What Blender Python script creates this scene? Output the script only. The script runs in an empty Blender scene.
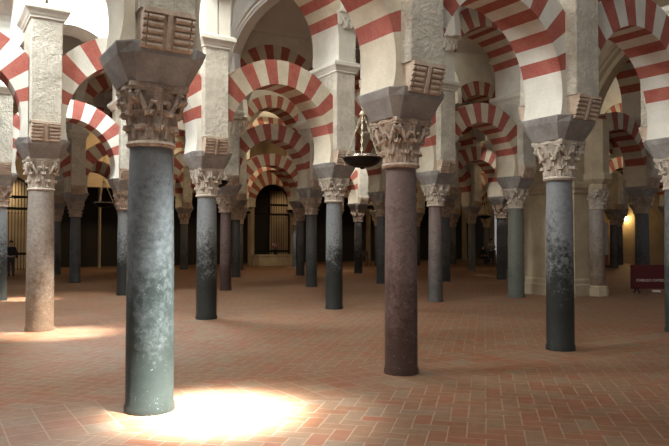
import bpy, math, random
from math import sin, cos, pi, radians, sqrt, asin, atan2
from mathutils import Vector, Matrix
C = bpy.context.scene.collection
random.seed(4)

# ------------------------------------------------------------------ camera
H = 1.65
FPX = 653.0
TILT = math.atan(17 / FPX)
cam_d = bpy.data.cameras.new('camera')
cam = bpy.data.objects.new('camera', cam_d); C.objects.link(cam)
cam_d.sensor_fit = 'HORIZONTAL'; cam_d.sensor_width = 36.0
cam_d.lens = FPX / 669 * 36.0
cam_d.clip_end = 300
cam.location = (0, 0, H)
cam.rotation_euler = (pi / 2 + TILT, 0, 0)
bpy.context.scene.camera = cam

# ------------------------------------------------------------------ world, lamps, exposure
sc = bpy.context.scene
sc.view_settings.view_transform = 'Standard'
sc.view_settings.look = 'None'
sc.view_settings.gamma = 1
sc.view_settings.exposure = 0.33
sc.view_settings.use_curve_mapping = False
sc.cycles.use_denoising = True
sc.cycles.max_bounces = 6
sc.cycles.diffuse_bounces = 4
w = bpy.data.worlds.new('daylight'); sc.world = w; w.use_nodes = True
bg = w.node_tree.nodes['Background']
bg.inputs[0].default_value = (0.95, 0.97, 1.0, 1); bg.inputs[1].default_value = 0.22

def lamp(kind, name, loc, target, energy, color=(1, 1, 1), **kw):
    d = bpy.data.lights.new(name, kind); o = bpy.data.objects.new(name, d); C.objects.link(o)
    o.location = loc
    o.rotation_euler = (Vector(target) - Vector(loc)).to_track_quat('-Z', 'Y').to_euler()
    d.energy = energy; d.color = color
    for k, v in kw.items(): setattr(d, k, v)
    return o
# daylight beams falling through the roof openings
lamp('SPOT', 'skylight_beam', (0.6, 4.6, 9.4), (-0.95, 6.15, 0), 9000, (0.92, 0.97, 1.0), spot_size=radians(20), spot_blend=1.0, shadow_soft_size=0.15)
lamp('SPOT', 'skylight_beam', (0.35, 5.0, 9.4), (-1.17, 6.32, 0), 75000, (0.85, 0.96, 1.0), spot_size=radians(13), spot_blend=1.0, shadow_soft_size=0.15)
lamp('SPOT', 'skylight_beam', (0.4, 11.7, 9.2), (-4.9, 11.6, 0), 26000, (1, 0.97, 0.92), spot_size=radians(11), spot_blend=0.7, shadow_soft_size=0.3)
lamp('SPOT', 'skylight_beam', (-3.0, 17.0, 9.0), (-8.6, 18.3, 0), 24000, (1, 0.97, 0.9), spot_size=radians(9), spot_blend=0.6, shadow_soft_size=0.2)
# fill lamps added under the vaults, openings unseen; first follows the bright left vault
lamp('AREA', 'skylight_fill', (-5.8, 17.2, 9.6), (-5.8, 17.2, 0), 950, (0.88, 0.95, 1.0), size=2.0)
lamp('AREA', 'skylight_fill', (-7.5, 7.5, 9.0), (-4.5, 13.5, 5.0), 900, (0.90, 0.96, 1.0), size=3.0)
lamp('AREA', 'skylight_fill', (-2.5, 11.2, 9.4), (0.5, 15.8, 5.0), 260, (1.0, 0.97, 0.90), size=2.0)
lamp('AREA', 'skylight_fill', (1.8, 12.5, 9.4), (5.2, 17.5, 4.5), 110, (1.0, 0.95, 0.84), size=2.0)
lamp('AREA', 'skylight_fill', (-1.0, 3.0, 9.4), (1.5, 9, 3.5), 340, (1.0, 0.98, 0.94), size=2.5)
lamp('AREA', 'skylight_fill', (3.3, 24.6, 9.5), (3.3, 24.6, 0), 160, (1.0, 0.9, 0.72), size=1.6)
lamp('SPOT', 'skylight_beam', (0.2, 28.0, 9.4), (1.25, 32.6, 4.4), 2600, (1, 0.98, 0.95), spot_size=radians(22), spot_blend=0.4)
lamp('SPOT', 'skylight_beam', (5.4, 22.0, 9.4), (6.9, 27.2, 3.9), 1300, (1, 0.98, 0.95), spot_size=radians(14), spot_blend=0.4)
lamp('SPOT', 'skylight_beam', (-3.2, 37.0, 8.0), (-2.4, 39.9, 0.3), 1800, (1, 0.98, 0.95), spot_size=radians(10), spot_blend=0.4)
lamp('AREA', 'skylight_fill', (-2.7, 26.0, 9.4), (-2.7, 26.0, 0), 170, (1.0, 0.88, 0.70), size=1.6)
lamp('AREA', 'skylight_fill', (-2.2, 34.3, 9.4), (-2.2, 34.3, 0), 150, (1.0, 0.80, 0.55), size=1.6)
# unseen warm lamps added for the amber-lit arches and walls of the deep naves
for u_, j_, e_ in ((2.2, 4.2, 130), (5.5, 4.2, 170), (8.5, 4.2, 60), (5.0, 3.2, 70), (8.0, 2.6, 40), (8.6, 1.4, 60)):
    lx = -1.8765 + 2.6839 * u_ - 3.5395 * j_; ly = 6.4347 + 1.6804 * u_ + 5.8075 * j_
    lamp('AREA', 'unseen_warm_lamp', (lx, ly, 7.5), (lx - 1.8, ly + 3.0, 5.5), e_, (1, 0.74, 0.42), size=0.8)

# ------------------------------------------------------------------ materials
def nodes(m):
    m.use_nodes = True
    nt = m.node_tree
    return nt, nt.nodes['Principled BSDF']
def N(nt, t, **kw):
    n = nt.nodes.new(t)
    for k, v in kw.items(): setattr(n, k, v)
    return n
def math_n(nt, op, a, b=None, c=None):
    n = nt.nodes.new('ShaderNodeMath'); n.operation = op
    for i, x in enumerate((a, b, c)):
        if x is None: continue
        if isinstance(x, (int, float)): n.inputs[i].default_value = x
        else: nt.links.new(x, n.inputs[i])
    return n.outputs[0]
def mixc(nt, f, a, b):
    n = nt.nodes.new('ShaderNodeMix'); n.data_type = 'RGBA'
    for i, x in ((0, f), (6, a), (7, b)):
        if isinstance(x, (int, float)): n.inputs[i].default_value = x
        elif isinstance(x, tuple): n.inputs[i].default_value = (*x, 1)
        else: nt.links.new(x, n.inputs[i])
    return n.outputs[2]
def objpos(nt, k=1.0):
    tc = N(nt, 'ShaderNodeTexCoord'); oi = N(nt, 'ShaderNodeObjectInfo')
    vm = N(nt, 'ShaderNodeVectorMath', operation='MULTIPLY_ADD')
    nt.links.new(oi.outputs['Location'], vm.inputs[0]); vm.inputs[1].default_value = (k, k, k)
    nt.links.new(tc.outputs['Object'], vm.inputs[2])
    return tc, vm.outputs[0]
def noise(nt, vec, scale, detail=4, rough=0.6):
    n = N(nt, 'ShaderNodeTexNoise'); n.inputs['Scale'].default_value = scale
    n.inputs['Detail'].default_value = detail; n.inputs['Roughness'].default_value = rough
    nt.links.new(vec, n.inputs['Vector']); return n.outputs['Fac']
def ramp(nt, f, a, b):
    n = N(nt, 'ShaderNodeMapRange'); n.inputs['From Min'].default_value = a; n.inputs['From Max'].default_value = b
    nt.links.new(f, n.inputs['Value']); return n.outputs[0]
def bump(nt, bs, h, strength, dist=0.02):
    b = N(nt, 'ShaderNodeBump'); b.inputs['Strength'].default_value = strength; b.inputs['Distance'].default_value = dist
    nt.links.new(h, b.inputs['Height']); nt.links.new(b.outputs[0], bs.inputs['Normal'])

def stone(name, c1, c2, scale=3.0, rough=0.85, bs_=0.4, fine=28, bd=0.02):
    m = bpy.data.materials.new(name); nt, b = nodes(m)
    tc, v = objpos(nt)
    n1 = noise(nt, v, scale, 6); n2 = noise(nt, v, fine, 5, 0.7)
    f = ramp(nt, math_n(nt, 'ADD', math_n(nt, 'MULTIPLY', n1, 0.65), math_n(nt, 'MULTIPLY', n2, 0.35)), 0.36, 0.64)
    nt.links.new(mixc(nt, f, c1, c2), b.inputs['Base Color'])
    b.inputs['Roughness'].default_value = rough
    bump(nt, b, n2, bs_, bd)
    return m
def painted_brick(name, c1, c2):
    # red voussoirs: worn paint with fine radial brush lines
    m = bpy.data.materials.new(name); nt, b = nodes(m)
    tc, v = objpos(nt)
    n1 = noise(nt, v, 5, 6); n2 = noise(nt, v, 40, 4, 0.7)
    f = ramp(nt, math_n(nt, 'ADD', math_n(nt, 'MULTIPLY', n1, 0.5), math_n(nt, 'MULTIPLY', n2, 0.5)), 0.38, 0.66)
    nt.links.new(mixc(nt, f, c1, c2), b.inputs['Base Color'])
    b.inputs['Roughness'].default_value = 0.8
    bump(nt, b, n2, 0.3, 0.015)
    return m
def marble(name, top, low, speck, z_mid=1.3, z_soft=0.5, sp=0.62, rough=0.48):
    m = bpy.data.materials.new(name); nt, b = nodes(m)
    tc, v = objpos(nt, 3.0)
    sx = N(nt, 'ShaderNodeSeparateXYZ'); nt.links.new(tc.outputs['Object'], sx.inputs[0])
    n1 = noise(nt, v, 2.2, 8, 0.65); n2 = noise(nt, v, 16, 8, 0.75); n3 = noise(nt, v, 60, 3, 0.6)
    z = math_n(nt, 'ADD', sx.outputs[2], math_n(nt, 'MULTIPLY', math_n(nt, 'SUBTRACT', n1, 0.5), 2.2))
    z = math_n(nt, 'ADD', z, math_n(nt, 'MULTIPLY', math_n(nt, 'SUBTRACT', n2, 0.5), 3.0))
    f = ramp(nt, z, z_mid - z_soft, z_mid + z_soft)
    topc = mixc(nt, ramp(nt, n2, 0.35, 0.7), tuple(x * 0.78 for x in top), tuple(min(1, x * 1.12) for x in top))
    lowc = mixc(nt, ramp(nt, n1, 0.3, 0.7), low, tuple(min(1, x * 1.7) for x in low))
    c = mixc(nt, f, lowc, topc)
    mask = math_n(nt, 'MULTIPLY', ramp(nt, n3, sp, sp + 0.05), ramp(nt, n2, 0.42, 0.6))
    c = mixc(nt, math_n(nt, 'MULTIPLY', mask, 0.75), c, speck)
    nt.links.new(c, b.inputs['Base Color'])
    b.inputs['Roughness'].default_value = rough
    b.inputs['Specular IOR Level'].default_value = 0.3
    bump(nt, b, n2, 0.2, 0.012)
    return m
def plain(name, c, rough=0.6, metal=0.0, emit=None, es=1.0):
    m = bpy.data.materials.new(name); nt, b = nodes(m)
    b.inputs['Base Color'].default_value = (*c, 1); b.inputs['Roughness'].default_value = rough
    b.inputs['Metallic'].default_value = metal
    if emit:
        b.inputs['Emission Color'].default_value = (*emit, 1); b.inputs['Emission Strength'].default_value = es
    return m

M = {}
M['cream'] = stone('cream_plaster', (0.52, 0.455, 0.335), (0.68, 0.61, 0.47), 2.5, 0.85, 0.25)
M['white'] = stone('pale_limewash', (0.60, 0.57, 0.48), (0.76, 0.73, 0.64), 2.0, 0.85, 0.2)
M['pier'] = stone('rough_limestone', (0.46, 0.42, 0.33), (0.74, 0.68, 0.56), 3, 0.9, 1.0, 14, 0.06)
M['red'] = painted_brick('red_brick_paint', (0.34, 0.075, 0.05), (0.44, 0.15, 0.11))
M['corbel'] = stone('terracotta_stone', (0.40, 0.285, 0.20), (0.62, 0.50, 0.385), 6, 0.85, 0.5)
M['impost'] = stone('grey_marble_block', (0.20, 0.185, 0.17), (0.37, 0.35, 0.32), 4, 0.6, 0.3)
M['cap'] = stone('weathered_capital_stone', (0.28, 0.20, 0.145), (0.54, 0.43, 0.33), 7, 0.8, 0.6)
M['cap_pale'] = stone('pale_capital_stone', (0.38, 0.32, 0.25), (0.60, 0.52, 0.42), 7, 0.75, 0.5)
M['vault'] = stone('vault_plaster', (0.62, 0.60, 0.54), (0.72, 0.70, 0.64), 1.0, 0.9, 0.1)
M['tan'] = stone('tan_wall_plaster', (0.36, 0.27, 0.17), (0.48, 0.37, 0.24), 1.2, 0.9, 0.3)
M['yellow'] = stone('sandstone', (0.38, 0.30, 0.19), (0.52, 0.43, 0.29), 2.0, 0.85, 0.4)
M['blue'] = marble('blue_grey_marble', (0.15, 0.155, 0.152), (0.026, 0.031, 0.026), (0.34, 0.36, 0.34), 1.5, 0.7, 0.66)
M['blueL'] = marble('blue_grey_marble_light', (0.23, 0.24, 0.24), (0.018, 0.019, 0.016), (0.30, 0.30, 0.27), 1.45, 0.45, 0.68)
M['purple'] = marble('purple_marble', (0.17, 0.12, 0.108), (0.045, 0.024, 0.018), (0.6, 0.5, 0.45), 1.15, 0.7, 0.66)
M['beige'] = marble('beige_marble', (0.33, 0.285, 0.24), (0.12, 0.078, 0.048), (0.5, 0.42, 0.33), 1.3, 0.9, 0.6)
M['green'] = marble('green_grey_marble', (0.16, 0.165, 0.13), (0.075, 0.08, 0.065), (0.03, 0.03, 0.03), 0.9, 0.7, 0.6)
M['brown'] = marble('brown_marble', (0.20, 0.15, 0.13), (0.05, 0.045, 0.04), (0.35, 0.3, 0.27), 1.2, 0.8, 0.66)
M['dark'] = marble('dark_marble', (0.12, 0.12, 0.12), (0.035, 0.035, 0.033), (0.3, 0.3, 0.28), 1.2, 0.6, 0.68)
M['iron'] = plain('black_iron', (0.012, 0.011, 0.010), 0.5, 0.6)
M['steel'] = plain('bright_metal', (0.75, 0.73, 0.68), 0.25, 1.0)
M['chain'] = plain('brass_chain', (0.75, 0.68, 0.5), 0.45, 0.4)
M['glow'] = plain('lamp_glow', (1, 0.8, 0.4), 0.5, 0, (1.0, 0.72, 0.3), 30)
M['maroon'] = plain('maroon_panel', (0.075, 0.006, 0.006), 0.9)
M['letter'] = plain('sign_letters', (0.62, 0.55, 0.48), 0.6)
M['void'] = plain('chapel_gloom', (0.022, 0.018, 0.014), 0.9)  # near-black colour stands in for the darkness deep inside the chapels
M['skin'] = plain('skin', (0.42, 0.26, 0.18), 0.6)
M['cloth_dark'] = plain('dark_cloth', (0.012, 0.013, 0.018), 0.85)
M['cloth_grey'] = plain('grey_cloth', (0.05, 0.05, 0.055), 0.85)
M['cloth_pale'] = plain('pale_cloth', (0.25, 0.23, 0.2), 0.85)
M['hair'] = plain('dark_hair', (0.015, 0.01, 0.008), 0.7)
M['wood'] = stone('dark_wood', (0.05, 0.03, 0.018), (0.09, 0.055, 0.03), 6, 0.6, 0.2)
M['pink'] = plain('pink_flowers', (0.55, 0.16, 0.22), 0.7)
M['leafm'] = plain('green_leaf', (0.03, 0.07, 0.02), 0.6)
M['candle'] = plain('white_glass_cup', (0.85, 0.85, 0.82), 0.3)

# grid of the arcades --------------------------------------------------------
P0 = Vector((-1.8765, 6.4347)); U = Vector((2.6839, 1.6804)); V = Vector((-3.5395, 5.8075))
UA = atan2(U.y, U.x); un = U.normalized(); vn = Vector((-un.y, un.x))
LU, LV = U.length, V.length
def lat(i, j): return P0 + U * i + V * j

def floor_material():
    m = bpy.data.materials.new('terracotta_tiles'); nt, b = nodes(m)
    geo = N(nt, 'ShaderNodeNewGeometry')
    TS = 0.16
    def rotated(ang, sx, sy, off):
        mp = N(nt, 'ShaderNodeMapping'); mp.vector_type = 'POINT'
        mp.inputs['Rotation'].default_value = (0, 0, -ang); mp.inputs['Scale'].default_value = (1, 1, 1)
        nt.links.new(geo.outputs['Position'], mp.inputs['Vector'])
        vm = N(nt, 'ShaderNodeVectorMath', operation='MULTIPLY'); vm.inputs[1].default_value = (1 / sx, 1 / sy, 1)
        nt.links.new(mp.outputs[0], vm.inputs[0])
        va = N(nt, 'ShaderNodeVectorMath', operation='ADD'); va.inputs[1].default_value = off
        nt.links.new(vm.outputs[0], va.inputs[0])
        s = N(nt, 'ShaderNodeSeparateXYZ'); nt.links.new(va.outputs[0], s.inputs[0]); return s.outputs[0], s.outputs[1]
    def ids(a, bb, mul):
        cx = N(nt, 'ShaderNodeCombineXYZ'); nt.links.new(a, cx.inputs[0]); nt.links.new(bb, cx.inputs[1]); cx.inputs[2].default_value = mul
        wn = N(nt, 'ShaderNodeTexWhiteNoise'); nt.links.new(cx.outputs[0], wn.inputs['Vector']); return wn.outputs['Color']
    # herringbone at 45 degrees to the arcades
    x, y = rotated(UA - pi / 4, TS, TS, (100, 100, 0))
    ix = math_n(nt, 'FLOOR', x); iy = math_n(nt, 'FLOOR', y)
    fx = math_n(nt, 'SUBTRACT', x, ix); fy = math_n(nt, 'SUBTRACT', y, iy)
    d = math_n(nt, 'FLOORED_MODULO', math_n(nt, 'SUBTRACT', ix, iy), 4)
    eq = lambda v: math_n(nt, 'COMPARE', d, v, 0.1)
    e0, e1, e2, e3 = eq(0), eq(1), eq(2), eq(3)
    dl = math_n(nt, 'ADD', fx, e1); dr = math_n(nt, 'ADD', math_n(nt, 'SUBTRACT', 1, fx), e0)
    db = math_n(nt, 'ADD', fy, e2); dt = math_n(nt, 'ADD', math_n(nt, 'SUBTRACT', 1, fy), e3)
    dist = math_n(nt, 'MINIMUM', math_n(nt, 'MINIMUM', dl, dr), math_n(nt, 'MINIMUM', db, dt))
    col1 = ids(math_n(nt, 'SUBTRACT', ix, e1), math_n(nt, 'SUBTRACT', iy, e2), 1.3)
    # aligned strip under each arcade
    x2, y2 = rotated(UA, 0.30, 0.30, (100, 0, 0))
    q0 = (Vector((P0.x, P0.y)).dot(vn))
    mp = N(nt, 'ShaderNodeMapping'); mp.inputs['Rotation'].default_value = (0, 0, -UA)
    nt.links.new(geo.outputs['Position'], mp.inputs['Vector'])
    s = N(nt, 'ShaderNodeSeparateXYZ'); nt.links.new(mp.outputs[0], s.inputs[0])
    yy = math_n(nt, 'FLOORED_MODULO', math_n(nt, 'ADD', math_n(nt, 'SUBTRACT', s.outputs[1], q0), LV / 2), LV)
    off = math_n(nt, 'SUBTRACT', yy, LV / 2)
    strip = math_n(nt, 'LESS_THAN', math_n(nt, 'ABSOLUTE', off), 0.6)
    ty = math_n(nt, 'DIVIDE', math_n(nt, 'ADD', off, 0.6), 0.3)
    jx = math_n(nt, 'FLOOR', x2); jy = math_n(nt, 'FLOOR', ty)
    gx = math_n(nt, 'SUBTRACT', x2, jx); gy = math_n(nt, 'SUBTRACT', ty, jy)
    dist2 = math_n(nt, 'MULTIPLY', math_n(nt, 'MINIMUM', math_n(nt, 'MINIMUM', gx, math_n(nt, 'SUBTRACT', 1, gx)), math_n(nt, 'MINIMUM', gy, math_n(nt, 'SUBTRACT', 1, gy))), 1.7)
    col2 = ids(jx, jy, 7.7)
    distm = N(nt, 'ShaderNodeMix'); distm.data_type = 'FLOAT'
    nt.links.new(strip, distm.inputs[0]); nt.links.new(dist, distm.inputs[2]); nt.links.new(dist2, distm.inputs[3])
    colm = mixc(nt, strip, col1, col2)
    sc3 = N(nt, 'ShaderNodeSeparateColor'); nt.links.new(colm, sc3.inputs[0])
    r1, r2 = sc3.outputs[0], sc3.outputs[1]
    n1 = noise(nt, geo.outputs['Position'], 9, 5, 0.65); n0 = noise(nt, geo.outputs['Position'], 0.7, 4)
    base = mixc(nt, ramp(nt, r1, 0.1, 0.9), (0.20, 0.078, 0.032), (0.195, 0.113, 0.06))
    base = mixc(nt, ramp(nt, r2, 0.83, 0.9), base, (0.22, 0.075, 0.034))
    base = mixc(nt, math_n(nt, 'MULTIPLY', ramp(nt, r2, 0.12, 0.06), 0.8), base, (0.19, 0.135, 0.085))
    base = mixc(nt, math_n(nt, 'MULTIPLY', ramp(nt, n1, 0.4, 0.75), 0.4), base, (0.13, 0.06, 0.032))
    base = mixc(nt, math_n(nt, 'MULTIPLY', ramp(nt, n0, 0.4, 0.7), 0.35), base, (0.26, 0.16, 0.095))
    joint = math_n(nt, 'LESS_THAN', distm.outputs[0], 0.045)
    base = mixc(nt, math_n(nt, 'MULTIPLY', joint, 0.5), base, (0.34, 0.24, 0.155))
    nt.links.new(base, b.inputs['Base Color'])
    rr = math_n(nt, 'ADD', 0.40, math_n(nt, 'MULTIPLY', n1, 0.30)); nt.links.new(rr, b.inputs['Roughness'])
    hh = math_n(nt, 'ADD', ramp(nt, distm.outputs[0], 0.0, 0.07), math_n(nt, 'MULTIPLY', n1, 0.5))
    bump(nt, b, hh, 0.25, 0.006)
    return m
M['floor'] = floor_material()

# ------------------------------------------------------------------ mesh helpers
class MB:
    def __init__(s): s.v = []; s.f = []; s.mi = []
    def add(s, vs, fs, mi=0):
        n = len(s.v); s.v += [tuple(p) for p in vs]
        for f in fs: s.f.append(tuple(n + k for k in f)); s.mi.append(mi)
    def box(s, x0, x1, y0, y1, z0, z1, mi=0, bev=0.0):
        if bev:
            # chamfered in plan
            b = bev
            pl = [(x0 + b, y0), (x1 - b, y0), (x1, y0 + b), (x1, y1 - b), (x1 - b, y1), (x0 + b, y1), (x0, y1 - b), (x0, y0 + b)]
            s.prism_z(pl, z0, z1, mi); return
        s.prism_z([(x0, y0), (x1, y0), (x1, y1), (x0, y1)], z0, z1, mi)
    def prism_z(s, pl, z0, z1, mi=0):
        n = len(pl)
        vs = [(x, y, z0) for x, y in pl] + [(x, y, z1) for x, y in pl]
        fs = [tuple(reversed(range(n))), tuple(range(n, 2 * n))] + [(k, (k + 1) % n, n + (k + 1) % n, n + k) for k in range(n)]
        s.add(vs, fs, mi)
    def prism_x(s, pl, x0, x1, mi=0):   # profile (y,z) counter-clockwise seen from +x
        n = len(pl)
        vs = [(x0, y, z) for y, z in pl] + [(x1, y, z) for y, z in pl]
        fs = [tuple(reversed(range(n))), tuple(range(n, 2 * n))] + [(k, (k + 1) % n, n + (k + 1) % n, n + k) for k in range(n)]
        s.add(vs, fs, mi)
    def loft(s, rings, mi=0, cap=True):
        n = len(rings[0]); base = len(s.v); s.v += [tuple(p) for r in rings for p in r]
        for a in range(len(rings) - 1):
            for k in range(n):
                s.f.append((base + a * n + k, base + a * n + (k + 1) % n, base + (a + 1) * n + (k + 1) % n, base + (a + 1) * n + k)); s.mi.append(mi)
        if cap:
            s.f.append(tuple(base + k for k in reversed(range(n)))); s.mi.append(mi)
            s.f.append(tuple(base + (len(rings) - 1) * n + k for k in range(n))); s.mi.append(mi)
    def lathe(s, prof, seg=32, mi=0, c=(0, 0), cap=True):
        s.loft([[(c[0] + r * cos(2 * pi * k / seg), c[1] + r * sin(2 * pi * k / seg), z) for k in range(seg)] for r, z in prof], mi, cap)
    def tube(s, pts, r, seg=6, mi=0):
        rings = []
        for k, p in enumerate(pts):
            p = Vector(p); a = Vector(pts[max(0, k - 1)]); b = Vector(pts[min(len(pts) - 1, k + 1)])
            d = (b - a).normalized(); e = d.cross(Vector((0, 0, 1)))
            if e.length < 1e-3: e = Vector((1, 0, 0))
            e.normalize(); g = d.cross(e)
            rr = r[k] if isinstance(r, (list, tuple)) else r
            rings.append([p + (e * cos(2 * pi * q / seg) + g * sin(2 * pi * q / seg)) * rr for q in range(seg)])
        s.loft(rings, mi)
    def mesh(s, name, mats, smooth=False):
        me = bpy.data.meshes.new(name); me.from_pydata(s.v, [], s.f)
        for m in mats: me.materials.append(m)
        me.polygons.foreach_set('material_index', s.mi)
        import bmesh
        bm = bmesh.new(); bm.from_mesh(me); bmesh.ops.recalc_face_normals(bm, faces=bm.faces)
        bm.to_mesh(me); bm.free()
        if smooth:
            me.polygons.foreach_set('use_smooth', [True] * len(me.polygons))
            me.set_sharp_from_angle(angle=radians(38))
        me.update(); return me
def link(name, me, parent=None, loc=None, rz=None):
    o = bpy.data.objects.new(name, me); C.objects.link(o)
    if parent: o.parent = parent
    if loc is not None: o.location = loc
    if rz is not None: o.rotation_euler = (0, 0, rz)
    return o
def thing(name, label, cat, loc, rz=0, group=None):
    o = bpy.data.objects.new(name, None); C.objects.link(o); o.empty_display_size = 0.2
    o.location = loc; o.rotation_euler = (0, 0, rz); o['label'] = label; o['category'] = cat
    if group: o['group'] = group
    return o
def tag(o, label, cat, group=None):
    o['label'] = label; o['category'] = cat
    if group: o['group'] = group
    return o
def struct(o): o['kind'] = 'structure'; return o

# heights
Z_SH, Z_CAP, Z_IMP = 2.607, 3.135, 3.465
Z_C = 3.79                      # centre of the lower horseshoe
LEG = 0.35                       # half width of the leg at the centre height
PW, PD, AT = 0.26, 0.53, 0.34    # half pier width, half pier depth, half lower arch depth
Z_CORB, Z_CN0, Z_CN1 = 3.75, 5.58, 5.87
Z_UC, Z_TOP = 6.32, 9.6

# ------------------------------------------------------------------ column parts
def shaft_mesh(r, name, mat):
    b = MB(); rt = r * 0.90
    b.lathe([(r * 1.06, 0), (r * 1.06, 0.05), (r * 1.0, 0.09), (r * 1.0, 0.6), (r * 0.985, 1.3), (r * 0.945, 2.1), (rt, Z_SH - 0.07), (rt, Z_SH - 0.06)], 40)
    return b.mesh(name, [mat], True)
def leaf(b, ang, z0, z1, r0, r1, wd, curl, drop=0.05, lobes=3):
    ns, nw = 9, 7
    rows_f, rows_b = [], []
    for a in range(ns):
        t = a / (ns - 1)
        if t < 0.75:
            q = t / 0.75; z = z0 + (z1 - z0) * q; r = r0 + (r1 - r0) * q ** 2.2
        else:
            q = (t - 0.75) / 0.25; z = z1 + 0.012 * sin(q * pi) - drop * q ** 1.4; r = r1 + curl * sin(q * pi / 2)
        ww = wd * (0.80 + 0.35 * sin(t * pi * 0.8)) * (1 - 0.5 * max(0, (t - 0.7) / 0.3) ** 2) * (1 + 0.10 * sin(t * lobes * 2 * pi))
        f, k = [], []
        for c in range(nw):
            sgn = (c / (nw - 1) - 0.5) * 2
            rr = r + 0.016 * (1 - abs(sgn)) + 0.008 * cos(sgn * pi * 3) - 0.012 * abs(sgn)
            lat_ = sgn * ww / 2
            ca, sa = cos(ang), sin(ang)
            f.append((ca * rr - sa * lat_, sa * rr + ca * lat_, z))
            rb = rr - 0.03
            k.append((ca * rb - sa * lat_ * 0.9, sa * rb + ca * lat_ * 0.9, z - 0.012 * t))
        rows_f.append(f); rows_b.append(k)
    b.loft([f + list(reversed(k)) for f, k in zip(rows_f, rows_b)])
def ball(b, c, r, sx=1, sy=1, sz=1, seg=10, rings=6, mi=0):
    b.loft([[(c[0] + sx * r * max(0.02, sin(pi * a / rings)) * cos(2 * pi * k / seg), c[1] + sy * r * max(0.02, sin(pi * a / rings)) * sin(2 * pi * k / seg), c[2] - sz * r * cos(pi * a / rings)) for k in range(seg)] for a in range(rings + 1)], mi)
def capital_mesh(r, kind, mat):
    b = MB(); z0 = Z_SH - 0.065; H_ = Z_CAP - 0.07 - z0
    rt = r * 0.9
    # necking ring and bell
    b.lathe([(rt * 0.99, z0), (rt + 0.035, z0 + 0.008), (rt + 0.048, z0 + 0.03), (rt + 0.035, z0 + 0.055), (rt + 0.005, z0 + 0.062),
             (rt + 0.0, z0 + H_ * 0.45), (rt + 0.02, z0 + H_ * 0.75), (rt + 0.07, z0 + H_ * 0.93), (rt + 0.085, z0 + H_)], 32)
    zb = z0 + 0.055
    for k in range(8):
        a = k * pi / 4 + (pi / 8 if kind else 0)
        leaf(b, a, zb, zb + H_ * 0.30, rt + 0.012, rt + 0.030, 0.155 * r / 0.21, 0.036, 0.05)
    for k in range(8):
        a = k * pi / 4 + (0 if kind else pi / 8)
        leaf(b, a, zb + H_ * 0.05, zb + H_ * 0.56, rt + 0.008, rt + 0.048, 0.15 * r / 0.21, 0.048, 0.05)
    R = 0.345
    for k in range(4):
        a = pi / 4 + k * pi / 2; ca, sa = cos(a), sin(a)
        leaf(b, a, zb + H_ * 0.45, zb + H_ * 0.84, rt + 0.02, rt + 0.10, 0.12, 0.05, 0.06)
        # volute: a spiral roll either side of each corner
        for sgn in (-1, 1):
            pts, rad = [], []
            for q in range(12):
                t = q / 11; th = -pi * 0.5 + t * 3.6 * pi / 2
                rr = 0.062 * (1 - 0.72 * t)
                pr = R - 0.045 + rr * cos(th); pz = z0 + H_ * 0.86 + rr * sin(th) * -1
                off = 0.028 * sgn
                pts.append((ca * pr - sa * off, sa * pr + ca * off, pz)); rad.append(0.026 * (1 - 0.45 * t))
            b.tube(pts, rad, 6)
            b.tube([(ca * (rt + 0.05) - sa * 0.09 * sgn, sa * (rt + 0.05) + ca * 0.09 * sgn, z0 + H_ * 0.58),
                    (ca * (rt + 0.10) - sa * 0.06 * sgn, sa * (rt + 0.10) + ca * 0.06 * sgn, z0 + H_ * 0.80),
                    (ca * (R - 0.05) - sa * 0.028 * sgn, sa * (R - 0.05) + ca * 0.028 * sgn, z0 + H_ * 0.96)], [0.02, 0.026, 0.024], 6)
        a2 = k * pi / 2; c2, s2 = cos(a2), sin(a2)
        rr = rt + 0.075
        leaf(b, a2, z0 + H_ * 0.66, z0 + H_ * 1.04, rt + 0.06, rt + 0.085, 0.10, 0.02, 0.02)
        # small helices by the centre
        for sgn in (-1, 1):
            b.tube([(c2 * (rt + 0.03) - s2 * 0.11 * sgn, s2 * (rt + 0.03) + c2 * 0.11 * sgn, z0 + H_ * 0.60),
                    (c2 * (rt + 0.08) - s2 * 0.075 * sgn, s2 * (rt + 0.08) + c2 * 0.075 * sgn, z0 + H_ * 0.80),
                    (c2 * (rt + 0.10) - s2 * 0.035 * sgn, s2 * (rt + 0.10) + c2 * 0.035 * sgn, z0 + H_ * 0.78)], [0.018, 0.024, 0.02], 5)
    return b.mesh('capital', [mat], True)
def abacus_mesh(mat):
    b = MB(); pl = []
    A = 0.30
    for k in range(4):
        a = k * pi / 2
        for t in [-1, -0.86, -0.5, -0.16, 0.16, 0.5, 0.86]:
            inset = 0.05 * (1 - t * t) - (0.03 if abs(t) < 0.3 else 0)
            x, y = A - inset, t * A * 0.93
            if t == -1: x = A - 0.02
            pl.append((x * cos(a) - y * sin(a), x * sin(a) + y * cos(a)))
    b.loft([[(x * s, y * s, z) for x, y in pl] for s, z in ((0.95, Z_CAP - 0.075), (0.97, Z_CAP - 0.05), (1.0, Z_CAP - 0.045), (1.0, Z_CAP))])
    return b.mesh('abacus', [mat])
def impost_mesh(mat):
    b = MB()
    def rc(hx, hy, cx, cy, z): return [(-cx, -hy, z), (cx, -hy, z), (hx, -cy, z), (hx, cy, z), (cx, hy, z), (-cx, hy, z), (-hx, cy, z), (-hx, -cy, z)]
    b.loft([rc(0.29, 0.29, 0.23, 0.23, Z_CAP), rc(0.30, 0.30, 0.235, 0.235, Z_CAP + 0.02), rc(0.405, 0.44, 0.285, 0.30, Z_IMP - 0.10), rc(0.43, 0.455, 0.295, 0.335, Z_IMP - 0.015), rc(0.43, 0.455, 0.295, 0.335, Z_IMP)])
    return b.mesh('impost_block', [mat])
CAPS = {(k, p): capital_mesh(0.215, k, M['cap_pale' if p else 'cap']) for k in (0, 1) for p in (0, 1)}
ABA = {p: abacus_mesh(M['cap_pale' if p else 'cap']) for p in (0, 1)}
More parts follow.
